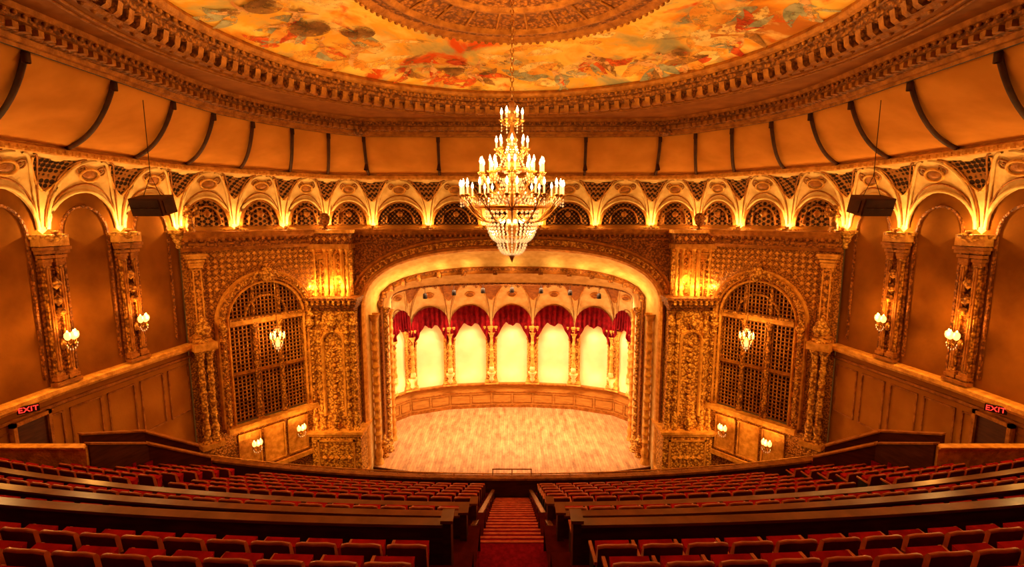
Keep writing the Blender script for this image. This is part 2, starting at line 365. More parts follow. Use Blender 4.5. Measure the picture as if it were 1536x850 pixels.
for i,(p,l) in enumerate(zip(W,LP)):
    if p[1]<8: continue
    d=(Vector(l)-Vector(p)).normalized()
    c=Vector(p)+d*.05
    mb.lathe([(.05,-.85),(.16,-.78),(.12,-.66),(.3,-.45),(.26,-.38),(.48,-.16),(.6,-.12),(.62,0),(.55,.02),(.3,.02),(.3,.0)],(c.x,c.y,H(-.62)),14,0)
    q=Vector(p)+d*.46
    mb.lathe([(.03,0),(.1,.04),(.12,.12),(.1,.12),(.06,.06)],(q.x,q.y,H(-.60)),8,1)
    lamp('uplight_lamp',(q.x,q.y,H(-.36)),100 if abs(p[0])>9 else 90,(1,.54,.15),.05,up)
mb.obj('arcade_corbels',[M_goldb,M_brass])
# ------------------------------------------------------------------ walls
LG=-.14
def wallmesh(name,path,mats,z0=H(-17),z1=H(2.4)):
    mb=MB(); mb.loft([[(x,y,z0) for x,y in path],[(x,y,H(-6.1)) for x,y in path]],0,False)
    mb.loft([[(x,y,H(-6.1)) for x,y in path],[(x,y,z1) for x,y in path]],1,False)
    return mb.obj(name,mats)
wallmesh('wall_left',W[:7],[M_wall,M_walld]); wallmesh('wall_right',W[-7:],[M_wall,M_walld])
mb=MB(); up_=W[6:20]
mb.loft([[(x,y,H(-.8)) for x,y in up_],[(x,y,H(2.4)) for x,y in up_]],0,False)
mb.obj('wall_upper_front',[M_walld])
mb=MB(); mb.box(-16.4,16.4,-4.7,-4.5,H(-17),H(5)); mb.obj('wall_back',[M_wall])
for sd,path in ((-1,W[:7]),(1,W[-7:])):
    mb=MB()
    sweep(mb,path,[(0,H(-6.15+LG)),(.30,H(-6.1+LG)),(.36,H(-6.0+LG)),(.36,H(-5.85+LG)),(.28,H(-5.8+LG)),(.0,H(-5.78+LG))],1)
    sweep(mb,path,[(0.02,H(-6.55+LG)),(.08,H(-6.5+LG)),(.08,H(-6.4+LG)),(.02,H(-6.38+LG))],3)
    for i in range(len(path)-1):
        M,L=frame(path[i],path[i+1]); mb.M=M
        if L>5:
            mb.M=Matrix.Identity(4); continue
        for k in range(2): pframe(mb,.15+k*L/2,L/2-.1+k*L/2,H(-9.2),H(-6.9),.0,.06,.05,3)
        amould(mb,L/2,L/2-.62,H(-.62),H(-5.6),.95,[(0,0),(0,.07),(.08,.07),(.08,0)],2,14)
        mb.M=Matrix.Identity(4)
    for i,p in enumerate(path):
        if p[1]<8: continue
        a=path[max(0,i-1)]; c=path[min(len(path)-1,i+1)]
        if abs(p[1]-22.8)<.1: continue
        t=Vector((c[0]-a[0],c[1]-a[1])).normalized(); M=Matrix(((t.x,t.y,0,p[0]),(t.y,-t.x,0,p[1]),(0,0,1,0),(0,0,0,1)))
        mb.M=M
        mb.box(-.40,.40,.0,.14,H(-5.9),H(-.75),2)
        for xx in (-.23,.23): pilaster(mb,xx,.14,.24,.12,H(-5.9),H(-1.0),0,3)
        mb.box(-.52,.52,0,.42,H(-1.0),H(-.62),1)
        for zz in (-2.3,-2.9): mb.ros(0,.26,H(zz),.24,.12,0)
        mb.ball((0,.32,H(-3.3)),.16,0,8,5)
        mb.M=Matrix.Identity(4)
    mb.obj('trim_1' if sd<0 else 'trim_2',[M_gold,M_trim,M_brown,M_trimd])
def sconce(loc,n,s=1.0,power=60,name='wall_sconce'):
    mb=MB(); x,y,z=loc; nx,ny=n
    mb.tube([(x-nx*.35*s,y-ny*.35*s,z-.3*s),(x-nx*.1*s,y-ny*.1*s,z-.42*s),(x,y,z-.25*s),(x,y,z-.12*s)],.03*s,6,0)
    mb.ball((x-nx*.36*s,y-ny*.36*s,z-.3*s),.11*s,0,8,5,1.8)
    tx,ty=-ny,nx
    for k in (-1,0,1):
        cx,cy=x+tx*.17*k*s+nx*.08*(1-abs(k))*s,y+ty*.17*k*s+ny*.08*(1-abs(k))*s
        mb.tube([(x,y,z-.25*s),(x+tx*.12*k*s,y+ty*.12*k*s,z-.3*s),(cx,cy,z-.2*s),(cx,cy,z-.1*s)],.018*s,5,0)
        mb.lathe([(.03*s,-.1*s),(.08*s,-.06*s),(.11*s,.04*s),(.10*s,.14*s),(.05*s,.2*s)],(cx,cy,z),8,1)
        mb.lathe([(.02*s,0),(.03*s,.03*s),(.001,.08*s)],(cx,cy,z+.2*s),6,2)
    for k in range(7):
        a=k/6*PI; mb.octa((x+tx*.22*math.cos(a)*s,y+ty*.22*math.cos(a)*s,z-.28*s-.2*math.sin(a)*s),.025*s,.05*s,3)
    o=mb.obj(name,[M_brass,M_glow,M_flame2,M_cry])
    lamp('sconce_lamp',(x+nx*.25*s,y+ny*.25*s,z+.15*s),power,(1,.42,.07),.1,o)
for sx in (-1,1):
    for (px,py) in ((15.8,20.0),(16.2,17.1),(16.3,14.2)):
        sconce((sx*(px-.62),py-.05,H(-4.2)),(-sx,0),.95,190)
# ------------------------------------------------------------------ entablature front + splays
ent=W[6:20]
mb=MB()
sweep(mb,ent,[(0,H(-1.65)),(.25,H(-1.62)),(.3,H(-1.5)),(.42,H(-1.45)),(.42,H(-1.1)),(.55,H(-1.05)),(.72,H(-.92)),(.78,H(-.8)),(.78,H(-.7)),(.0,H(-.64))],[1,1,1,0,1,1,1,1,1])
dentils(mb,ent,.42,.62,H(-1.14),H(-.98),.12,.3,1)
for M,x in walk(ent,1.45):
    mb.M=M; mb.ros(x,.42,H(-1.28),.16,.1,1); mb.box(x-.35,x+.35,.42,.46,H(-1.33),H(-1.23),1); mb.M=Matrix.Identity(4)
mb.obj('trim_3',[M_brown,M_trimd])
# ------------------------------------------------------------------ splay organ-grille walls
def splay(P,Q,name,sx):
    M,L=frame(P,Q); mb=MB(); mb.M=M; cx=L/2; R=1.9; zs=H(-5.3); zb=H(-10.6)
    A=apts(cx,R,zs,zb,R,24)
    hole(mb,0,L,H(-17),H(-.9),A,.15,0)
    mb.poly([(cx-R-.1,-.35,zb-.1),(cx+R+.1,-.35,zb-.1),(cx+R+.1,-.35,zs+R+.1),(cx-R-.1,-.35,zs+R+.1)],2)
    amould(mb,cx,R,zs,zb,R,[(0,-.35),(0,.2),(.08,.3),(.12,.22),(.2,.22),(.26,.36),(.44,.4),(.52,.3),(.60,.34),(.66,.15)],[3,1,1,3,1,3,3,1,1],24)
    for k in range(30):
        t=PI*(k+.5)/30; mb.ros(cx-(R+.36)*math.cos(t),.39,zs+(R+.36)*math.sin(t),.09,.07,4)
    z=zb+.2
    while z<zs:
        mb.ros(cx-R-.36,.39,z,.1,.07,4); mb.ros(cx+R+.36,.39,z,.1,.07,4); z+=.27
    g=.2; k=-9
    while k*g<R:
        x=k*g
        if abs(x)<R-.02: mb.box(cx+x-.026,cx+x+.026,-.12,-.05,zb,zs+math.sqrt(max(0,R*R-x*x)),1)
        k+=1
    z=zb+.05
    while z<zs+R-.05:
        hw=R if z<zs else math.sqrt(max(0,R*R-(z-zs)**2))
        mb.box(cx-hw,cx+hw,-.1,-.03,z-.026,z+.026,5)
        z+=g
    for xx in (-.66,.66):
        column(mb,cx+xx,.08,zb,zs-.1,.13,3,10)
        mb.box(cx+xx-.07,cx+xx+.07,-.05,.12,zs,zs+math.sqrt(R*R-.66**2),3)
    mb.box(cx-R,cx+R,-.1,.28,zs-.15,zs+.18,1); mb.box(cx-R,cx+R,-.1,.34,zs+.1,zs+.2,3)
    mb.box(cx-R,cx+R,-.05,.12,zs-2.75,zs-2.6,5)
    amould(mb,cx,1.05,zs+.2,zs+.2,1.05,[(-.05,-.05),(-.05,.1),(.05,.1),(.05,-.05)],3,14)
    mb.box(cx-R-.5,cx+R+.5,.1,.55,zb-.28,zb,1)
    for zz in (-1,1): urn(mb,(cx+zz*(R+.36),.42,zs-.5),.8,4)
    mb.ball((cx,.42,zs+R+.45),.34,4,10,6,1.2); mb.ball((cx,.4,zs+R+.95),.2,3,8,5)
    for s_ in (-1,1):
        mb.tube([(cx+s_*(.3+.5*q),.4,zs+R+.5-.35*q*q+.1*math.sin(q*5)) for q in [k/6 for k in range(7)]],[.12-.012*k for k in range(7)],6,4)
    p_=.31; nx=int((L-1.0)/p_)
    for i in range(nx+1):
        for j in range(22):
            x=.5+i*p_; zz=H(-1.85)-j*p_*.9
            dx=x-cx; dz=zz-zs
            if (dz>0 and math.hypot(dx,dz)<R+.85) or (dz<=0 and abs(dx)<R+.8) : continue
            mb.ros(x,.15,zz,.11,.08,1)
    for x in (.55,L-.55):
        mb.box(x-.42,x+.42,.1,.62,H(-16),H(-11.2),3); mb.box(x-.5,x+.5,.1,.72,H(-11.2),H(-10.95),1)
        column(mb,x-.18,.42,H(-10.95),H(-6.3),.15,4); column(mb,x+.2,.42,H(-10.95),H(-6.3),.15,4)
        mb.box(x-.5,x+.5,.1,.75,H(-6.3),H(-5.95),1); 
        urn(mb,(x,.45,H(-5.95)),1.4,4)
        pilaster(mb,x,.12,.5,.2,H(-5.9),H(-1.7),3,1)
    for k in range(3):
        x0=cx-1.9+k*1.3; pframe(mb,x0,x0+1.15,H(-13.2),H(-11.15),.15,.08,.08,1); mb.box(x0+.1,x0+1.05,.15,.17,H(-13.1),H(-11.25),6)
    mb.box(0,L,.1,.3,H(-13.6),H(-13.35),1)
    M4=M.copy()
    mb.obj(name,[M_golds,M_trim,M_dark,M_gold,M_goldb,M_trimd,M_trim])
    for dx in (-1.2,1.2):
        q=M4@Vector((cx+dx,.75,H(-11.7))); nn=(M4.to_3x3()@Vector((0,1,0)))
        sconce((q.x,q.y,q.z),(nn.x,nn.y),.95,110)
    return M4,cx
def lantern(c,zt,wallpt):
    mb=MB(); x,y,z=c
    mb.tube([(wallpt[0],wallpt[1],zt),((x+wallpt[0])/2,(y+wallpt[1])/2,zt+.15),(x,y,zt)],.03,6,0)
    mb.tube([(x,y,zt),(x,y,z+.7)],.018,5,0)
    mb.lathe([(.02,.75),(.1,.7),(.12,.6),(.05,.55),(.04,.4)],c,8,0)
    for k in range(8):
        a=2*PI*k/8; r_=.34
        mb.tube([(x,y,z+.1),(x+.2*math.cos(a),y+.2*math.sin(a),z-.12),(x+r_*math.cos(a),y+r_*math.sin(a),z),(x+r_*math.cos(a),y+r_*math.sin(a),z+.08)],.015,5,0)
        mb.lathe([(.04,.08),(.05,.2),(.02,.26)],(x+r_*math.cos(a),y+r_*math.sin(a),z),6,1)
        mb.lathe([(.02,0),(.03,.04),(.001,.12)],(x+r_*math.cos(a),y+r_*math.sin(a),z+.26),6,2)
        for q in range(5):
            t=q/4; mb.octa((x+(.1+.2*math.sin(t*PI/2))*math.cos(a),y+(.1+.2*math.sin(t*PI/2))*math.sin(a),z+.55-.5*t),.025,.05,3)
            mb.octa((x+(.26*math.cos(t*PI/2))*math.cos(a),y+.26*math.cos(t*PI/2)*math.sin(a),z-.1-.5*t),.03,.06,3)
    mb.ball((x,y,z-.2),.12,1,8,6,1.6); mb.ball((x,y,z-.68),.05,0,6,4)
    o=mb.obj('crystal_lantern',[M_brass,M_glow,M_flame2,M_cry])
    lamp('lantern_lamp',(x,y,z+.15),110,(1,.44,.08),.12,o)
for (P,Q,sx) in (((-15.4,22.8),(-10.7,28.6),-1),((10.7,28.6),(15.4,22.8),1)):
    M4,cx=splay(P,Q,'organ_grille_wall',sx)
    nn=M4.to_3x3()@Vector((0,1,0)); c=M4@Vector((cx,1.15,H(-6.3))); w_=M4@Vector((cx,.4,H(-2.9)))
    lantern((c.x,c.y,c.z),H(-2.9),(w_.x,w_.y))
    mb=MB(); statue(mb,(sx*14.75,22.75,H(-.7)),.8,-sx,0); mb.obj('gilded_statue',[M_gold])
# ------------------------------------------------------------------ towers
for sx in (-1,1):
    mb=MB(); mb.M=Matrix(((sx,0,0,0),(0,-1,0,0),(0,0,1,0),(0,0,0,1)))
    mb.box(8.75,11.6,-28.9,-27.1,H(-16.5),H(-12.4),0)
    for z,e in ((-12.55,.12),(-12.4,.2),(-15.2,.1)): mb.box(8.75-e,11.6+e,-28.9,-27.1+e,H(z),H(z+.14),1)
    pframe(mb,9.1,11.25,H(-15),H(-12.8),-27.1,.1,.06,1)
    for k in range(5): mb.ros(9.45+k*.36,-27.1,H(-13.9),.16,.12,1)
    mb.box(9.0,11.35,-28.9,-27.4,H(-12.3),H(-5.2),0)
    for x in (8.98,9.4,10.95,11.38): column(mb,x,-27.35,H(-12.26),H(-5.25),.15,2,10)
    amould(mb,10.17,.52,H(-7.0),H(-11.4),.52,[(0,-27.4),(0,-27.25),(.06,-27.2),(.14,-27.2),(.16,-27.4)],1,12)
    z=-11.2
    while z<-7.0:
        mb.ros(10.17,-27.4,H(z),.26,.16,2); mb.ball((10.17,-27.32,H(z+.3)),.13,1,6,4); z+=.62
    urn(mb,(10.17,-27.2,H(-12.26)),1.0,2)
    for z,e in ((-5.25,.08),(-5.05,.2),(-4.85,.3),(-4.65,.38)): mb.box(9.0-e,11.35+e,-28.9,-27.4+e,H(z),H(z+.16),3)
    for k in range(9): mb.box(9.0+k*.29,9.12+k*.29,-27.4,-26.95,H(-4.86),H(-4.64),2)
    for x in (8.95,10.17,11.4): urn(mb,(x,-27.2,H(-6.4)),1.0,2)
    mb.box(9.2,11.6,-28.9,-28.35,H(-4.5),H(-1.3),2)
    for x in (9.3,9.62,10.24,10.56,11.18,11.5): column(mb,x,-27.75,H(-4.48),H(-1.75),.09,1,8)
    for cxx in (9.93,10.87):
        amould(mb,cxx,.22,H(-2.3),H(-4.4),.3,[(0,-28.3),(0,-28.1),(.07,-28.1),(.07,-28.3)],1,8)
        for k in range(6): mb.ros(cxx,-28.33,H(-4.1+k*.36),.13,.1,1)
    mb.box(9.1,11.7,-28.9,-27.5,H(-1.78),H(-1.5),1); mb.box(9.0,11.8,-28.9,-27.35,H(-1.5),H(-.9),3); mb.box(8.9,11.9,-28.9,-27.2,H(-.9),H(-.72),1)
    for k in range(7): mb.ros(9.25+k*.38,-27.35,H(-1.2),.14,.1,1)
    urn(mb,(10.4,-27.6,H(-.72)),1.0,3); mb.ball((10.4,-27.6,H(-.1)),.3,3,8,6,1.1)
    o=mb.obj('proscenium_tower',[M_goldb,M_trim,M_goldb,M_brown])  # gold mottling also stands in for flecked light on the towers
    for x in (9.46,9.93,10.4,10.87,11.34): lamp('niche_lamp',(sx*x,27.5,H(-3.9)),46,(1,.50,.10),.05,o)
    for x in (9.93,10.87): lamp('niche_lamp_back',(sx*x,28.05,H(-3.7)),46,(1,.50,.10),.04,o)
# ------------------------------------------------------------------ proscenium
mb=MB(); PH=8.67; PS=H(-5.6); PB=H(-16.5); PRi=3.68; pp=2.6
A=apts(0,PH,PS,PB,PRi,40,pp)
hole(mb,-9.6,9.6,H(-16.6),H(-.8),[(x,z) for x,z in A],28.62,0)
def ringA(Y,half,top,n=40): return [(x,Y,z) for x,z in apts(0,half,PS,PB,top-(-5.6),n,pp)]
mb.loft([ringA(28.62,9.55,-1.05),ringA(28.45,9.5,-1.1),ringA(28.4,9.4,-1.22),ringA(28.5,9.3,-1.3),ringA(28.5,8.98,-1.6),ringA(28.3,8.9,-1.66),ringA(28.25,8.78,-1.8),ringA(28.4,8.67,-1.92),ringA(28.6,8.64,-1.97)],[5,5,5,1,5,5,2,2],False)
mb.loft([ringA(28.6,8.64,-1.97),ringA(28.9,8.62,-2.02),ringA(29.4,8.58,-2.2),ringA(29.9,8.5,-2.5),ringA(30.3,8.42,-2.85),ringA(30.5,8.36,-3.05)],3,True)
mb.loft([ringA(30.5,8.36,-3.05),ringA(30.4,8.3,-3.12),ringA(30.4,8.2,-3.3),ringA(30.5,8.15,-3.5),ringA(30.8,8.15,-3.5)],[5,4,5,4],False)
mb.loft([ringA(30.8,8.15,-3.5),ringA(31.1,8.3,-3.3),ringA(31.8,8.3,-3.55),ringA(32.5,8.25,-4.0),ringA(33,8.2,-4.4),ringA(33.05,8.15,-4.55)],[5,3,3,3,4],True)
mb.loft([ringA(33.05,8.15,-4.55),ringA(33.1,9.5,-4.0)],4,False)
seg=apts(0,1,0,0,1,46,pp)
for k,(a,z) in enumerate(seg[2:-2]):
    mb.ball((9.14*a,28.46,PS+(4.15)*z),.11,5,6,4)
    if k%3==0:
        mb.ball((8.24*a,30.36,PS+2.36*z),.14,5,6,4); 
        mb.box(8.2*a-.13,8.2*a+.13,30.2,30.5,PS+2.3*z-.25,PS+2.3*z+.05,4)
for k in range(24):
    zz=H(-15.4)+k*.42
    for sx in (-1,1): mb.ball((sx*9.14,28.46,zz),.11,5,6,4)
for sx in (-1,1):
    column(mb,sx*8.35,29.3,0,PS-.2,.2,2,12); column(mb,sx*8.15,31.0,0,PS-.2,.24,1,12); column(mb,sx*8.2,32.6,0,PS-.6,.16,2,12)
    urn(mb,(sx*8.2,30.2,0.0),1.6,1)
mb.ball((0,28.3,H(-1.4)),.5,1,10,6,.8)
for s_ in (-1,1): mb.tube([(s_*(.4+1.2*q),28.35,H(-1.35)-.2*q+.12*math.sin(q*7)) for q in [k/7 for k in range(8)]],[.17-.018*k for k in range(8)],6,1)
mb.obj('proscenium_arch',[M_brown,M_goldb,M_trim,M_cream,M_brown,M_trimd])
pl=empty('proscenium_cove_lights')
for k in range(13):
    t=PI*(k+.5)/13; c=math.cos(t); s_=math.sin(t)
    lamp('cove_lamp',(-7.8*math.copysign(abs(c)**(2/pp),c),29.9,PS+2.3*s_**(2/pp)),28,(1,.54,.14),.03,pl)
# ------------------------------------------------------------------ stage
mb=MB(); n=24
fr=[(-9.9+19.8*k/n,27.7+1.6*((-1+2*k/n)**2),0.0) for k in range(n+1)]
bk_=[(-9.9+19.8*k/n,39.0,0.0) for k in range(n+1)]
mb.loft([fr,bk_],0,False); mb.loft([fr,[(x,y,-1.5) for x,y,z in fr]],1,False)
mb.tube([(x,y-.02,-.06) for x,y,z in fr],.07,6,1)
mb.obj('stage_floor',[M_stage,M_wood])
SP=[(-9.3,32.9),(-9.2,35.3),(-7.9,36.9),(-5.0,38.15),(-1.66,38.6)]; SP=SP+mir(SP)
SL=[(-8.6,32.4),(-8.3,33.2),(-6.9,33.9),(-4.4,34.3),(-1.5,34.5)]; SL=SL+mir(SL)
mb=MB()
mb.loft([[(x,y,-.1) for x,y in SP],[(x,y,1.95) for x,y in SP]],0,False)
sweep(mb,SP,[(0,1.9),(.2,1.92),(.25,2.0),(.25,2.1),(0,2.12)],1); sweep(mb,SP,[(0,.0),(.06,.0),(.06,.25),(0,.27)],1)
sweep(mb,SP,[(0,1.25),(.04,1.27),(.04,1.33),(0,1.35)],1)
for i in range(len(SP)-1):
    M,L=frame(SP[i],SP[i+1]); mb.M=M
    for k in range(2): pframe(mb,.1+k*L/2,L/2-.05+k*L/2,.4,1.15,0,.05,.04,1)
    mb.M=Matrix.Identity(4)
mb.obj('stage_dado_wall',[M_woodp,M_trimd])
mb=MB(); mb.loft([[(x,y,2.0) for x,y in SP],[(x,y,9.2) for x,y in SP]],0,False); mb.obj('wall_stage',[M_panel])
mb=MB()
bl=empty('bay_lights')
for i,p in enumerate(SP):
    a=SP[max(0,i-1)]; c=SP[min(len(SP)-1,i+1)]; t=Vector((c[0]-a[0],c[1]-a[1])).normalized()
    mb.M=Matrix(((t.x,t.y,0,p[0]),(t.y,-t.x,0,p[1]),(0,0,1,0),(0,0,0,1)))
    pilaster(mb,0,.0,.86,.4,2.1,6.9,0,1)
    column(mb,0,.62,3.2,6.4,.15,1,8)
    mb.lathe([(.02,2.25),(.22,2.5),(.14,2.7),(.34,3.05),(.36,3.15),(.2,3.2)],(0,.5,0),10,2)
    mb.ball((0,.66,3.45),.22,2,8,6,1.3)
    q=mb.M@Vector((0,1.0,7.3)); lamp('vault_fill_lamp',q[:],30,(1,.58,.22),.04,bl)  # added fill to brighten the shell vault, no fixture modelled
mb.M=Matrix.Identity(4)
mb.obj('stage_pilasters',[M_goldb,M_trim,M_cream])
mb=MB()
arcade(mb,SP,SL,6.9,10.75,1.35,lambda i:False,7.0,gap=.3)
sweep(mb,SL,[(-.1,10.6),(.05,10.65),(.05,10.85),(-.1,10.9)],3)
mb.obj('stage_shell_vault',[M_cream,M_trim,M_trimd,M_trimd])
mb=MB()
mb.loft([[(x,y,10.85) for x,y in SL],[(x,33.0,12.2) for x,y in SL]],0,False); mb.obj('ceiling_stage',[M_brown])
for i in range(len(SP)-1):
    M,L=frame(SP[i],SP[i+1]); mb=MB(); mb.M=M; rings=[]
    nu=56
    def bot(a):
        e=abs(2*a-1); return 7.1-.16*math.cos(e*PI*3)*(1-e*.4)-2.1*e**3.0
    for j in range(6):
        q=j/5; row=[]
        for k in range(nu+1):
            a=k/nu; topz=7.0+1.45*math.sqrt(max(0,1-(2*a-1)**2))+.1; z=topz+(bot(a)-topz)*q
            row.append((.12+a*(L-.24),.48+.12*math.sin(a*50)*(.4+.6*q)+.1*q,z))
        rings.append(row)
    mb.loft(rings,0,True)
    mb.tube([(p[0],p[1]+.02,p[2]) for p in rings[-1]],.025,5,0)
    for s_ in (.1,.9): mb.ball((.12+s_*(L-.24),.6,bot(s_)-.1),.1,1,6,4,1.4)
    mb.obj('red_swag_drape',[M_velvetd,M_trimd])
for i in range(len(SP)-1):
    M,L=frame(SP[i],SP[i+1]); 
    for xx in (.38,.62):
        c=M@Vector((L*xx,.8,2.8)); lamp('bay_lamp',c[:],32,(1,.55,.22),.05,bl)
    c=M@Vector((L/2,.8,6.2)); lamp('bay_lamp_top',c[:],42,(1,.58,.26),.05,bl)
lamp('stage_wash_light',(0,33.5,11.6),5600,(1,.60,.30),kind='AREA',target=(0,32.6,0),size=(13,.6))
mb=MB()
for k in range(7):
    x=-6+2*k; z=10.35-.012*x*x
    mb.tube([(x,33.6,z+.6),(x,33.6,z+.15)],.02,5,0)
    mb.lathe([(.1,.25),(.14,.2),(.16,-.1),(.13,-.12),(.1,-.05)],(x,33.6,z),8,0)
mb.obj('stage_spotlights',[M_black])
# ------------------------------------------------------------------ ceiling
CC=(0,13.7)
def dh(r):
    q=max(0,min(1,(8.95-r)/4.5)); return 5.32+.80*math.sin(q*PI/2)
mb=MB(); prof=[(9.05,5.45)]
for k in range(1,13): prof.append((8.95-4.5*k/12,dh(8.95-4.5*k/12)))
mb.lathe([(r,H(h)) for r,h in prof],(CC[0],CC[1],0),96,0)
rnd=random.Random(21)
lay=[0.006]
def dome(x,y,l):
    r=math.hypot(x-CC[0],y-CC[1]); return (x,y,H(dh(r)-l))
def stroke(pts,ws,m):
    lay[0]+=.00012; l=lay[0]; n=len(pts); A_=[];B_=[]
    for i in range(n):
        p=Vector(pts[i]); t=Vector(pts[min(n-1,i+1)])-Vector(pts[max(0,i-1)]); t.normalize(); nn=Vector((-t.y,t.x))
        A_.append(dome(*(p+nn*ws[i]),l)); B_.append(dome(*(p-nn*ws[i]),l))
    mb.loft([A_,B_],m,True)
def blob(c,a,b_,rot,m):
    lay[0]+=.00012; pts=[]
    for k in range(14):
        t=2*PI*k/14; x=a*math.cos(t); y=b_*math.sin(t); pts.append(dome(c[0]+x*math.cos(rot)-y*math.sin(rot),c[1]+x*math.sin(rot)+y*math.cos(rot),lay[0]))
    mb.poly(pts,m)
def curve(p,ang,L,bend,n=6):
    out=[];x,y=p
    for k in range(n+1):
        out.append((x,y)); x+=L/n*math.cos(ang); y+=L/n*math.sin(ang); ang+=bend/n
    return out
def figure(c,rot,s):
    robe=rnd.choice([2,2,3,4,4,5,6]); J=lambda a:rnd.uniform(-a,a)
    for k in range(4):
        P=curve((c[0]+J(.3)*s,c[1]+J(.3)*s),rot+PI+J(1.1),s*rnd.uniform(.9,1.9),J(1.8)); stroke(P,[s*w for w in (.10,.2,.26,.22,.17,.1,.02)],robe if k<2 else rnd.choice([2,3,4,6]))
    T=curve(c,rot,s*.62,J(.5)); stroke(T,[s*w for w in (.13,.15,.14,.13,.15,.17,.08)],1)
    h=(T[-1][0]+.14*s*math.cos(rot),T[-1][1]+.14*s*math.sin(rot)); blob(h,.11*s,.09*s,rot,1); blob((h[0]+.04*s*math.cos(rot),h[1]+.04*s*math.sin(rot)),.09*s,.1*s,rot,3)
    for sg in (-1,1):
        stroke(curve(T[-2],rot+sg*rnd.uniform(.7,2.2),s*.6,J(1.6)),[s*w for w in (.07,.065,.06,.055,.045,.04,.03)],1)
        stroke(curve(c,rot+PI+sg*rnd.uniform(.2,.7),s*.95,J(1.4)),[s*w for w in (.11,.11,.10,.08,.07,.05,.04)],1 if sg>0 else robe)
for k in range(90):
    a=rnd.uniform(0,2*PI); r=rnd.uniform(5,8.3); p=(CC[0]+r*math.cos(a),CC[1]+r*math.sin(a))
    w=rnd.uniform(.12,.4); stroke(curve(p,a+PI/2+rnd.uniform(-.6,.6),rnd.uniform(.8,2.2),rnd.uniform(-1,1)),[w*q for q in (.1,.6,1,1,.8,.5,.1)],rnd.choice([5,5,5,4,6,6]))
for k in range(44):
    a=2*PI*(k+rnd.uniform(-.35,.35))/44; r=rnd.choice([7.9,7.9,7.5,6.9,6.2]); 
    if k%6==4: continue
    figure((CC[0]+r*math.cos(a),CC[1]+r*math.sin(a)),a+PI+rnd.uniform(-1.3,1.3),rnd.uniform(.65,1.15)*(r/8))
for (x,y,r_) in ((-6.3,16.3,.62),(-5.0,17.0,.55),(-6.9,14.6,.5),(5.9,18.2,.35)): blob((x,y),r_,r_*.8,.4,3); blob((x,y),r_*.6,r_*.45,.4,3)
mb.obj('ceiling_mural_dome',[M_mural,P_fl,P_rd,P_br,P_bl,P_ye,P_or])
mb=MB()
mb.lathe([(r,H(h)) for r,h in [(9.1,5.5),(8.72,5.42),(8.66,5.3),(8.7,5.2),(8.78,5.14),(8.86,5.14),(8.9,5.02),(9.0,4.98),(9.0,4.86),(9.12,4.8),(9.42,4.78),(9.46,4.66),(9.56,4.6),(9.72,4.6),(9.78,4.66)]],(CC[0],CC[1],0),128,[1,1,1,1,0,0,0,0,0,0,1,1,1,1],False)
for k in range(190):
    a=2*PI*k/190; mb.ball((CC[0]+8.82*math.cos(a),CC[1]+8.82*math.sin(a),H(5.1)),.07,1,6,4)
for k in range(130):
    a=2*PI*k/130; mb.M=Matrix.Translation((CC[0],CC[1],0))@Matrix.Rotation(a,4,'Z')
    mb.loft([[(9.02,-.1,H(4.97)),(9.02,.1,H(4.97))],[(9.10,-.1,H(4.6)),(9.10,.1,H(4.6))],[(9.2,-.1,H(4.52)),(9.2,.1,H(4.52))],[(9.34,-.1,H(4.58)),(9.34,.1,H(4.58))],[(9.42,-.1,H(4.78)),(9.42,.1,H(4.78))]],1,True)
    for yy in (-.1,.1): mb.poly([(9.02,yy,H(4.97)),(9.10,yy,H(4.6)),(9.2,yy,H(4.52)),(9.34,yy,H(4.58)),(9.42,yy,H(4.78))],0)
    mb.ball((9.62,0,H(4.6)),.07,1,6,4)
mb.M=Matrix.Identity(4)
mb.obj('ceiling_ring_cornice',[M_brown,M_trimd])
mb=MB()
mb.lathe([(r,H(h)) for r,h in [(4.55,6.2),(4.5,6.02),(4.42,5.98),(4.3,6.06),(4.2,6.1),(3.9,6.12),(3.82,6.02),(3.7,6.02),(3.62,6.14),(3.3,6.2),(2.6,6.3),(2.55,6.2),(2.4,6.2),(2.35,6.32),(1.4,6.45),(1.35,6.35),(1.2,6.35),(1.1,6.45),(.4,6.5),(.3,6.2),(.12,6.0),(.001,5.95)]],(CC[0],CC[1],0),96,[1,1,1,1,0,1,1,1,0,0,1,1,1,0,1,1,1,0,1,1,1],True)
for k in range(110):
    a=2*PI*k/110; mb.ball((CC[0]+4.46*math.cos(a),CC[1]+4.46*math.sin(a),H(5.99)),.07,1,6,4)
for R_,n_,s_ in ((4.05,64,.11),(3.05,44,.15),(1.8,26,.18)):
    for k in range(n_):
        a=2*PI*k/n_; mb.octa((CC[0]+R_*math.cos(a),CC[1]+R_*math.sin(a),H(6.16+(4.05-R_)*.1)),s_,s_*.6,1)
for k in range(22):
    a=2*PI*k/22; mb.tube([(CC[0]+r_*math.cos(a),CC[1]+r_*math.sin(a),H(6.14+(3.6-r_)*.14)) for r_ in (3.6,3.2,2.6)],.05,4,1)
mb.obj('ceiling_medallion',[M_brown,M_trimd])
Q1=[(11.3,13.7),(11.3,17.3),(11.1,19.2),(10.5,20.8),(9.6,22.3),(8.5,23.6),(7.2,24.6),(3.6,24.7)]
lf=[(-x,y) for x,y in Q1]; rt=list(reversed(Q1))
front=lf+[(0,24.7)]+rt
backp=[(x,27.4-y) for x,y in reversed(front[1:-1])]
OC=front+backp
mb=MB()
ins=offs(OC,.55,True)
circ=[]
for (x,y) in ins:
    a=math.atan2(y-CC[1],x-CC[0]); circ.append((CC[0]+9.75*math.cos(a),CC[1]+9.75*math.sin(a)))
mb.loft([[(x,y,H(4.64)) for x,y in circ],[(x,y,H(4.6)) for x,y in ins]],4,False,close=True)
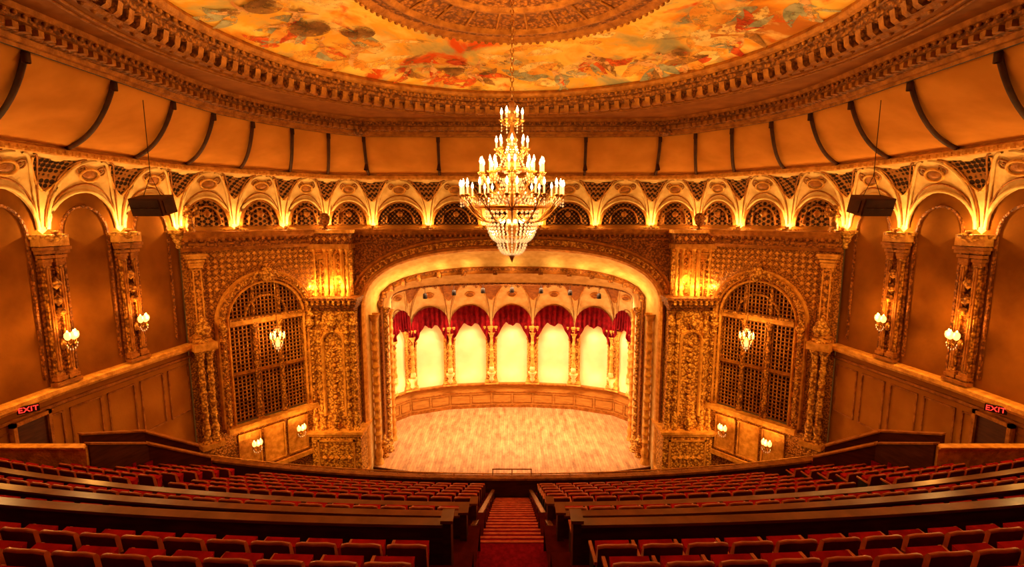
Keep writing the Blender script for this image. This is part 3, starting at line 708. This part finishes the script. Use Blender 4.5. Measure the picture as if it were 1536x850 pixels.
sweep(mb,OC,[(.55,H(4.6)),(.5,H(4.48)),(.42,H(4.44)),(.40,H(4.3)),(.3,H(4.26)),(.28,H(4.1)),(.12,H(4.06)),(.08,H(3.95)),(0,H(3.93)),(-.02,H(3.84))],[1,1,2,1,1,2,1,1,1],True)
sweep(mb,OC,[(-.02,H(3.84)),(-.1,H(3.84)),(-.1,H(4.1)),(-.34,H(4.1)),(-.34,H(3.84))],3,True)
dentils(mb,offs(OC,0,True)+[OC[0]],.28,.44,H(4.10),H(4.24),.14,.3,1)
pts=offs(OC,.46,True); pts.append(pts[0])
for M,x in walk(pts,.24):
    mb.M=M; mb.ball((x,0,H(4.42)),.06,1,5,3)
mb.M=Matrix.Identity(4)
for R_ in (9.98,10.2):
    pt=[]
    for k in range(129):
        a=2*PI*k/128; x=CC[0]+R_*math.cos(a); y=CC[1]+R_*math.sin(a); pt.append((x,y,H(4.62)))
    mb.tube(pt,.045,5,1)
for sx in (-1,1):
    mb.ball((sx*7.3,24.3,H(4.05)),.3,2,8,6,.8)
    for k in range(5):
        a=PI*k/4; mb.ball((sx*7.3+.4*math.cos(a),24.2,H(3.98)+.2*math.sin(a)),.13,1,6,4)
M_soff=noisy('brown_ceiling_plaster',(0.24,0.078,0.01),(0.34,0.12,0.018),1.5,.7,bump=.2,bscale=6)
mb.obj('ceiling_octagon_cornice',[M_brown,M_trimd,M_brown,M_black,M_soff])
R_=[((0,24.7),(0,27.5)),((3.6,24.7),(3.95,27.5)),((7.2,24.6),(7.8,27.4)),((8.5,23.6),(9.8,26.8)),((9.6,22.3),(11.2,25.4)),((10.5,20.8),(12.7,23.6)),((11.1,19.2),(14.1,21.9)),((11.3,17.3),(14.6,19.6)),((11.3,14.8),(14.9,17)),((11.3,12.2),(15,14.2)),((11.3,9.5),(15,11.3)),((10.9,7.2),(15,8.4)),((10.0,5.0),(15,4.5)),((8.0,3.0),(15,-4.5)),((0,2.7),(0,-4.5))]
def sailpt(ri,ro,t,sag=0):
    i=Vector(ri); o=Vector(ro); d=(o-i).normalized(); i=i+d*.25; o=o+d*.1
    f=.55*(1-math.cos(t*PI/2))+.45*t; g=.6*math.sin(t*PI/2)+.4*t
    p=i.lerp(o,f); return (p.x,p.y,H(3.95+(2.3-3.95)*g-sag*math.sin(PI*t)))
mb=MB(); rb=MB()
for sx in (-1,1):
    for k in range(len(R_)-1):
        rings=[]
        for u in range(7):
            q=u/6; ri=Vector(R_[k][0]).lerp(Vector(R_[k+1][0]),q); ro=Vector(R_[k][1]).lerp(Vector(R_[k+1][1]),q)
            rings.append([(sx*p[0],p[1],p[2]) for p in [sailpt(ri,ro,t/10,-.10*math.sin(PI*q)) for t in range(11)]])
        mb.loft(rings,0,True)
    for k in range(1,12):
        pts=[sailpt(R_[k][0],R_[k][1],t/14,.10) for t in range(15)]
        rb.tube([(sx*p[0],p[1],p[2]-.03) for p in pts],.075,6,0)
        p=sailpt(R_[k][0],R_[k][1],0.02); 
        rb.tube([(sx*p[0],p[1],p[2]+.1),(sx*p[0],p[1],p[2]-.28)],.09,8,0)
        if k in (1,2):
            p=sailpt(R_[k][0],R_[k][1],.55); rb.tube([(sx*p[0],p[1],p[2]-.05),(sx*p[0],p[1]-.1,p[2]-.45)],[.05,.12],8,0)
mb.obj('ceiling_sail_panels',[M_sail]); rb.obj('ceiling_ribs',[M_rib])
mb=MB(); mb.box(-16.4,16.4,-4.7,3.2,H(4.8),H(4.9)); mb.obj('ceiling',[M_brown])
ml=empty('dome_cove_lights')
for k in range(36):
    a=2*PI*(k+.5)/36; lamp('dome_lamp',(CC[0]+8.1*math.cos(a),CC[1]+8.1*math.sin(a),H(4.75)),12,(1,.58,.15),.04,ml)
# ------------------------------------------------------------------ chandelier
mb=MB(); cx,cy=CC
br,cr,fl,cd=0,1,2,3
z=H(3.0)
while z<H(6.0):
    k=int(round((z-H(3.0))/.12)); 
    if k%2: mb.loft([[(cx+ (.045+s1*.018)*math.cos(t),cy+s2*.018,z+.08*math.sin(t)) for t in [2*PI*i/8 for i in range(8)]] for s1,s2 in ((1,0),(0,1),(-1,0),(0,-1))],br,True,close=True,closer=True)
    else: mb.loft([[(cx+s2*.018,cy+(.045+s1*.018)*math.cos(t),z+.08*math.sin(t)) for t in [2*PI*i/8 for i in range(8)]] for s1,s2 in ((1,0),(0,1),(-1,0),(0,-1))],br,True,close=True,closer=True)
    z+=.12
mb.lathe([(.03,3.05),(.1,3.0),(.06,2.9),(.16,2.82),(.2,2.7),(.08,2.6),(.05,2.3),(.1,2.2),(.16,2.05),(.06,1.9),(.05,1.7),(.14,1.6),(.2,1.4),(.1,1.2),(.08,.9),(.22,.75),(.3,.55),(.2,.35),(.12,.1),(.16,-.2),(.2,-.35),(.08,-.5),(.12,-.7),(.05,-.95),(.1,-1.05),(.05,-1.15),(.001,-1.28)],(cx,cy,CZ),16,br)
def strand(p0,p1,n,sag,s=.03):
    p0=Vector(p0);p1=Vector(p1)
    for k in range(n+1):
        q=k/n; p=p0.lerp(p1,q); p.z-=sag*4*q*(1-q); mb.octa(p[:],s,s*1.35,cr)
def arms(n,r0,z0,r1,z1,dip,rc,ph=0,hc=.2,double=False):
    for k in range(n):
        a=2*PI*(k+ph)/n; c,s_=math.cos(a),math.sin(a); P=[]
        for i in range(9):
            q=i/8; r=r0+(r1-r0)*q; zz=z0+(z1-z0)*q*q-dip*math.sin(PI*q)
            P.append((cx+r*c,cy+r*s_,H(zz)))
        mb.tube(P,.024,5,br)
        ends=[(r1,a)] if not double else [(r1,a-.09),(r1,a+.09)]
        for (re,ae) in ends:
            x,y=cx+re*math.cos(ae),cy+re*math.sin(ae); zz=z1
            if double: mb.tube([P[-3],(x,y,H(zz-.1)),(x,y,H(zz))],.016,5,br)
            mb.lathe([(.02,-.04),(.075,0),(.08,.03),(.03,.04)],(x,y,H(zz)),8,br)
            mb.lathe([(.024,.03),(.024,hc)],(x,y,H(zz)),6,cd)
            mb.lathe([(.016,0),(.036,.05),(.028,.1),(.001,.18)],(x,y,H(zz+hc)),6,fl)
            for j in range(3): mb.octa((x,y,H(zz-.1-j*.08)),.022,.036,cr)
        a2=2*PI*(k+1+ph)/n
        if double: strand((cx+r1*.93*c,cy+r1*.93*s_,H(z1-.05)),(cx+r1*.93*math.cos(a2),cy+r1*.93*math.sin(a2),H(z1-.05)),8,.14,.026)
arms(12,.25,.05,1.40,.55,.28,.3,0,.26,True)
arms(10,.25,.75,.86,1.15,.20,.2,.5,.26,True)
arms(8,.15,1.75,.42,1.80,.15,.15,0,.18)
arms(6,.08,2.5,.28,2.55,.08,.08,0,.16)
mb.lathe([(1.0,.22),(1.03,.25),(1.03,.30),(.98,.30)],(cx,cy,CZ),32,br); mb.lathe([(.70,.16),(.74,.19),(.74,.25),(.68,.25)],(cx,cy,CZ),32,br)
mb.lathe([(.40,-.62),(.44,-.6),(.44,-.53),(.38,-.53)],(cx,cy,CZ),24,br); mb.lathe([(.42,1.22),(.45,1.25),(.45,1.3),(.40,1.3)],(cx,cy,CZ),24,br)
for k in range(32):
    a=2*PI*k/32; c,s_=math.cos(a),math.sin(a)
    for j in range(11):
        q=j/10; r=.70*math.cos(q*1.0)+.03; zz=.14-.8*math.sin(q*PI/2*.98)
        mb.octa((cx+r*c,cy+r*s_,H(zz)),.032,.05,cr)
for k in range(20):
    a=2*PI*k/20; c,s_=math.cos(a),math.sin(a)
    for j in range(8):
        q=j/7; r=.40*math.cos(q*1.2)+.02; zz=-.6-.42*math.sin(q*PI/2)
        mb.octa((cx+r*c,cy+r*s_,H(zz)),.028,.044,cr)
for k in range(14):
    a=2*PI*k/14; c,s_=math.cos(a),math.sin(a)
    for j in range(12):
        q=j/11; r=.10+.30*q**1.6; mb.octa((cx+r*c,cy+r*s_,H(2.1-.85*q)),.022,.036,cr)
for k in range(22):
    a=2*PI*k/22; c,s_=math.cos(a),math.sin(a)
    for j in range(10):
        q=j/9; r=.2+.5*q; mb.octa((cx+r*c,cy+r*s_,H(1.2-1.0*q**.7)),.026,.042,cr)
for k in range(10):
    a=2*PI*k/10; mb.ball((cx+.3*math.cos(a),cy+.3*math.sin(a),H(-.12)),.05,fl,6,4); mb.ball((cx+.22*math.cos(a),cy+.22*math.sin(a),H(.62)),.04,fl,6,4)
ch=mb.obj('crystal_chandelier',[M_brass,M_cry,M_flame,M_candle])
for k in range(6):
    a=2*PI*k/6; lamp('chandelier_lamp',(cx+1.25*math.cos(a),cy+1.25*math.sin(a),H(1.25)),150,(1,.39,.05),.06,ch)
for k in range(4):
    a=2*PI*k/4+.4; lamp('mural_fill_spot',(cx+.35*math.cos(a),cy+.35*math.sin(a),H(3.0)),480,(1,.58,.16),.06,ch,'SPOT',(cx+2.4*math.cos(a),cy+2.4*math.sin(a),H(5.0)),angle=150,blend=1)  # added fill spots that brighten the mural, not chandelier fixtures
lamp('chandelier_lamp_bowl',(cx,cy+.45,H(-.15)),40,(1,.58,.2),.06,ch)
# ------------------------------------------------------------------ hanging speakers
for sx in (-1,1):
    mb=MB(); mb.M=Matrix.Translation((sx*11.5,16.0,H(.36)))@Matrix.Rotation(sx*.12,4,'Z')@Matrix.Rotation(.25,4,'X')
    mb.box(-.54,.54,-.3,.3,-.28,.28,0); mb.box(-.5,.5,-.33,-.3,-.24,.24,1); mb.box(-.58,-.54,-.2,.2,-.2,.2,1); mb.box(.54,.58,-.2,.2,-.2,.2,1)
    for x in (-.34,0,.34): mb.lathe([(.001,-.02),(.12,-.02),(.14,0)],(x,-.34,0),10,1)
    mb.M=Matrix.Identity(4)
    for dx in (-.3,.3): mb.tube([(sx*11.5+dx,16.0,H(.6)),(sx*11.5,16.0,H(1.3))],.012,4,1)
    mb.tube([(sx*11.5,16.0,H(1.3)),(sx*11.5,16.0,H(3.6))],.014,4,1)
    mb.obj('hanging_speaker',[M_spk,M_rib])
# ------------------------------------------------------------------ balcony
AC=67.0
def fz(s): return -2.0-.49*s
def arcpts(s,z,x0,x1,n=40):
    r=AC-s; a0=math.asin(max(-1,min(1,x0/r))); a1=math.asin(max(-1,min(1,x1/r)))
    return [(r*math.sin(a0+(a1-a0)*k/n),AC-r*math.cos(a0+(a1-a0)*k/n),H(z)) for k in range(n+1)]
rows=[-.4,.5,1.4,2.3,3.2,4.1,5.0,5.9]; rows2=[7.7,9.5]; rows3=[11.45,12.3,13.15,14.0,14.85,15.7]
mb=MB()
XW=15.9
st=sorted([r-.45 for r in rows]+[6.4,7.3,8.9,10.6]+[r-.45 for r in rows3]+[16.9])
for sx in (-1,1):
    rr=[]
    for i in range(len(st)-1):
        z=fz((st[i]+st[i+1])/2)
        for e in (st[i],st[i+1]): rr.append(arcpts(e,z,sx*.62,sx*XW,24))
    mb.loft(rr,0,False)
mb.loft([arcpts(16.9,fz(16.5),-XW,XW),arcpts(16.9,fz(16.5)-1.6,-XW,XW),arcpts(12.0,fz(16.5)-2.4,-XW,XW)],1,False)
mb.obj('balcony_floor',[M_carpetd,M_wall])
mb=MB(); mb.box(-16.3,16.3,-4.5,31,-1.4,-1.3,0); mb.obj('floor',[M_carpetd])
def arcwall(mb,s,h,x0,x1,th=.12,m=0,mc=1,zb=None,cap=.045):
    z=fz(s) if zb is None else zb
    mb.loft([arcpts(s-th/2,z-.6,x0,x1),arcpts(s-th/2,z+h,x0,x1),arcpts(s+th/2,z+h,x0,x1),arcpts(s+th/2,z-.9,x0,x1)],m,False)
    c=cap
    mb.loft([arcpts(s-th/2-.03,z+h,x0,x1),arcpts(s-th/2-.03,z+h+c,x0,x1),arcpts(s+th/2+.03,z+h+c,x0,x1),arcpts(s+th/2+.03,z+h,x0,x1)],mc,False)
mb=MB()
for (s,h,g) in ((6.75,.80,.95),(8.55,.66,.90),(10.4,.60,.86)):
    for sx in (-1,1):
        a,c=(g,15.6) if sx>0 else (-15.6,-g)
        arcwall(mb,s,h,a,c)
        x=sx*g; y=AC-math.sqrt((AC-s)**2-x*x); z=fz(s)
        mb.box(x-.06,x+.06,y-.12,y+.12,H(z-.6),H(z+h+.1),0)
        mb.box(x-.09,x+.09,y-.15,y+.15,H(z+h+.1),H(z+h+.15),1)
mb.obj('balcony_partitions',[M_wood,M_woodl])
mb=MB()
arcwall(mb,16.75,.55,-15.8,15.8,.2,0,1,cap=.08,zb=-9.95)
mb.tube([(x,y,z) for x,y,z in arcpts(16.8,-9.95+.72,-15.7,15.7,60)],.025,6,2)
for k in range(31):
    p=arcpts(16.8,-9.3,-15.5,15.5,30)[k]; mb.tube([(p[0],p[1],H(-9.35)),(p[0],p[1],H(-9.23))],.02,5,2)
for x in (-.7,0,.7): mb.tube([(x,16.8,H(-9.3)),(x,16.8,H(-9.05))],.018,5,1)
mb.tube([(-.72,16.8,H(-9.05)),(.72,16.8,H(-9.05))],.022,6,1)
mb.obj('balcony_front_rail',[M_wood,M_trimd,M_brass])
mb=MB()
def hw(s): return .78-.022*(s-8)
mb.box(-.80,.80,7.9,9.2,H(-7.2),H(-6.51),0)
mb.box(-.80,.80,-2,7.9,H(-7.4),H(-6.9),0)
N_=17; ds=(16.5-9.2)/N_; dz=(10.0-6.51)/N_
for k in range(N_):
    z=-6.51-dz*(k+1); s0=9.2+ds*k
    mb.box(-hw(s0),hw(s0),s0,s0+ds,H(z-.6),H(z),0)
    mb.box(-hw(s0),hw(s0),s0+ds-.05,s0+ds+.012,H(z-.03),H(z+.014),1)
mb.box(-hw(9.2),hw(9.2),9.15,9.215,H(-6.54),H(-6.496),1)
for sx in (-1,1):
    P=[(9.2,-6.3),(16.4,-9.65)]
    for (x0,x1,dzz,m_) in ((.79,.87,0,2),(.77,.89,.05,3)):
        y0,z0=P[0]; y1,z1=P[1]; x0b=x0-.17; x1b=x1-.17
        t0=z0+.0 if dzz==0 else z0+.05; t1=z1 if dzz==0 else z1+.05
        b0=z0-.7 if dzz==0 else z0; b1=z1-.7 if dzz==0 else z1
        b=mb.av([(sx*x0,y0,H(b0)),(sx*x1,y0,H(b0)),(sx*x1b,y1,H(b1)),(sx*x0b,y1,H(b1)),(sx*x0,y0,H(t0)),(sx*x1,y0,H(t0)),(sx*x1b,y1,H(t1)),(sx*x0b,y1,H(t1))])
        for q in ((0,1,2,3),(4,5,6,7),(0,1,5,4),(1,2,6,5),(2,3,7,6),(3,0,4,7)): mb.fc([b+i for i in q],m_)
ai=mb.obj('aisle_stairs',[M_carpet,M_nose,M_wood,M_woodl])
# seats
T=MB(); nx=6
def bk(x,z,o): return (x,-.26-.16*(z-.4)+.05*(x/.25)**2+o,z)
cols=[]
for k in range(nx+1):
    x=-.245+.49*k/nx; e=(x/.245)**2; tz_=.90-.05*e*e
    cols.append([bk(x,.36,-.03),bk(x,.6,-.04),bk(x,tz_-.03,-.032),bk(x,tz_,-.02),bk(x,tz_,.012),bk(x,tz_-.04,.035),bk(x,.6,.06),bk(x,.40,.04)])
T.loft([[cols[k][j] for k in range(nx+1)] for j in range(8)],[0,0,2,2,2,1,1],True)
for k in (0,nx): T.poly(cols[k],2)
b=T.av([(-.22,-.18,.42),(.22,-.18,.42),(.22,-.04,.40),(-.22,-.04,.40),(-.22,-.12,.68),(.22,-.12,.68),(.22,.02,.71),(-.22,.02,.71)])
for q in ((0,1,2,3),(4,5,6,7),(0,1,5,4),(1,2,6,5),(2,3,7,6),(3,0,4,7)): T.fc([b+i for i in q],1)
T.box(-.285,-.245,-.30,.12,.60,.64,2); T.box(-.275,-.255,-.22,.06,0,.60,3); T.box(-.285,-.245,-.1,.12,.0,.03,3)
sv=T.v; sf=T.f; sm_=T.m; ss=T.s
S=MB()
def addseat(x,y,z,ang):
    c,s_=math.cos(ang),math.sin(ang); b=len(S.v)
    for (px,py,pz) in sv: S.v.append((x+px*c-py*s_,y+px*s_+py*c,z+pz))
    for f in sf: S.f.append(tuple(b+i for i in f))
    S.m.extend(sm_); S.s.extend(ss)
for rset,g in ((rows,1.3),(rows2,1.25),(rows3,1.15)):
    for ri,s in enumerate(rset):
        if s<1.2: continue
        r=AC-s; da=.57/r
        n=int(math.asin(15.3/r)/da)
        for sx in (-1,1):
            for k in range(n):
                a=sx*(math.asin(g/r)+da*k); x=r*math.sin(a); y=AC-r*math.cos(a)
                if abs(x)>15.4: continue
                if y>13.9 and abs(x)>12.2: continue
                if s>11 and 9.0<abs(x)<9.9: continue
                if s<6 and 10.5<abs(x)<11.5: continue
                addseat(x,y,H(fz(s)),a)
S.obj('theater_seat_rows',[M_shell,M_velvet,M_rim,M_black])
def slopewall(mb,p0,p1,th,hh,m,mc):
    (x0,y0,z0),(x1,y1,z1)=p0,p1; d=Vector((x1-x0,y1-y0)).normalized(); nx_,ny_=-d.y*th/2,d.x*th/2
    for (k,zl,zh,mm) in ((1,-hh,0,m),(1.8,0,.06,mc)):
        b=mb.av([(x0-nx_*k,y0-ny_*k,H(z0+zl)),(x0+nx_*k,y0+ny_*k,H(z0+zl)),(x1+nx_*k,y1+ny_*k,H(z1+zl)),(x1-nx_*k,y1-ny_*k,H(z1+zl)),(x0-nx_*k,y0-ny_*k,H(z0+zh)),(x0+nx_*k,y0+ny_*k,H(z0+zh)),(x1+nx_*k,y1+ny_*k,H(z1+zh)),(x1-nx_*k,y1-ny_*k,H(z1+zh))])
        for q in ((0,1,2,3),(4,5,6,7),(0,1,5,4),(1,2,6,5),(2,3,7,6),(3,0,4,7)): mb.fc([b+i for i in q],mm)
for sx in (-1,1):
    mb=MB()
    slopewall(mb,(sx*12.9,14.2,-6.95),(sx*15.85,14.2,-6.95),.16,.9,1,1)
    slopewall(mb,(sx*12.9,14.2,-6.85),(sx*12.5,16.0,-7.7),.14,1.3,5,2)
    slopewall(mb,(sx*12.5,16.0,-7.7),(sx*11.2,17.3,-8.85),.14,1.3,5,2)
    slopewall(mb,(sx*14.2,15.4,-7.1),(sx*13.5,17.2,-7.8),.14,1.4,5,2)
    slopewall(mb,(sx*13.5,17.2,-7.8),(sx*12.2,18.2,-8.85),.14,1.3,5,2)
    for k in range(9):
        q=k/8; x=13.2-1.3*q; y=15.0+2.9*q; z=-7.9-1.6*q
        x0,x1=sorted((sx*(x-.5),sx*(x+.45)))
        mb.box(x0,x1,y,y+.4,H(z-.6),H(z),3)
        mb.box(x0,x1,y+.35,y+.41,H(z-.02),H(z+.012),4)
    mb.obj('loge_box',[M_woodl,M_trim,M_trimd,M_carpet,M_nose,M_wood])
    S=MB()
    for (x,y) in ((15.0,15.4),(15.1,16.1),(14.5,17.2),(14.9,17.9),(13.6,18.3),(14.2,18.9)):
        dd=math.hypot(x,AC-y); addseat(sx*x,y,H(fz(AC-dd))+.15,sx*.35)
    S.obj('loge_chairs',[M_shell,M_velvet,M_rim,M_black])
    dx=16.13
    mb=MB(); 
    xs=sorted((sx*(dx-.03),sx*(dx+.05))); mb.box(xs[0],xs[1],15.2,16.3,H(-8.4),H(-6.75),1)
    for (y0,y1,z0,z1) in ((15.08,15.2,-8.4,-6.62),(16.3,16.42,-8.4,-6.62),(15.08,16.42,-6.75,-6.62)): mb.box(sx*(dx-.12),sx*(dx+.05),y0,y1,H(z0),H(z1),0)
    mb.obj('door_1' if sx<0 else 'door_2',[M_trimd,M_wood])
    e=empty('exit_sign')
    c=Vector((sx*15.78,15.4,H(-6.22))); dr=Vector((-sx*.75,-.66,0)).normalized()
    mb=MB(); ang=math.atan2(dr.y,dr.x)+PI/2
    Mx=Matrix.Translation(c)@Matrix.Rotation(ang,4,'Z')
    mb.M=Mx; mb.box(-.27,.27,.0,.08,-.12,.12,0); mb.box(-.02,.02,.02,.5,.0,.04,0); mb.obj('housing',[M_black],e)
    cu=bpy.data.curves.new('exit_text','FONT'); cu.body='EXIT'; cu.size=.24; cu.align_x='CENTER'; cu.align_y='CENTER'; cu.extrude=.01
    cu.materials.append(M_exit); to=bpy.data.objects.new('lettering',cu); bpy.context.scene.collection.objects.link(to)
    to.matrix_world=Mx@Matrix.Translation((0,-.02,0))@Matrix.Rotation(PI/2,4,'X'); to.parent=e
# ------------------------------------------------------------------ house lights in the ceiling slot, plus an added aisle fill
sp=empty('ceiling_slot_spotlights')
for sx in (-1,1):
    lamp('tower_spot',(sx*7.6,23.9,H(3.5)),3400,(1,.46,.08),.1,sp,'SPOT',(sx*10.3,27.6,H(-9)),angle=30)
    lamp('tower_spot_low',(sx*10.6,19.5,H(3.5)),3600,(1,.46,.08),.1,sp,'SPOT',(sx*9.4,28,H(-9.5)),angle=30)
    lamp('wall_spot',(sx*8.8,22.9,H(3.5)),800,(1,.40,.06),.1,sp,'SPOT',(sx*13,25.8,H(-7)),angle=50)
    for (x,y) in ((11.0,17.3),(11.0,12.2),(8.3,23.4),(11.0,8.5)):
        lamp('house_downlight',(sx*x,y,H(3.75)),140,(1,.34,.04),.1,sp,'SPOT',(sx*(x+.5),y,H(-6)),angle=150,blend=1)
    lamp('seat_spot',(sx*6,3.6,H(4.0)),260,(1,.34,.07),.2,sp,'SPOT',(sx*8,9,H(-6)),angle=110)
lamp('aisle_fill_spot',(0,5.0,H(4.2)),420,(1,.45,.15),.15,sp,'SPOT',(0,11.5,H(-7.5)),angle=16,blend=.8)  # added fill to brighten the dark aisle steps, not a slot fixture
w=bpy.data.worlds.new('World'); bpy.context.scene.world=w; w.use_nodes=True
w.node_tree.nodes['Background'].inputs[0].default_value=(1,.30,.04,1); w.node_tree.nodes['Background'].inputs[1].default_value=.08  # dim orange ambient fill added to the room, not a real source
cam=bpy.data.cameras.new('camera'); co=bpy.data.objects.new('camera',cam); bpy.context.scene.collection.objects.link(co)
cam.sensor_width=36; cam.lens=740/1536*36; co.location=(0,0,CZ); co.rotation_euler=(PI/2-math.radians(7.7),0,0); cam.clip_end=200
bpy.context.scene.camera=co
bpy.context.scene.view_settings.view_transform='Standard'
bpy.context.scene.view_settings.look='None'
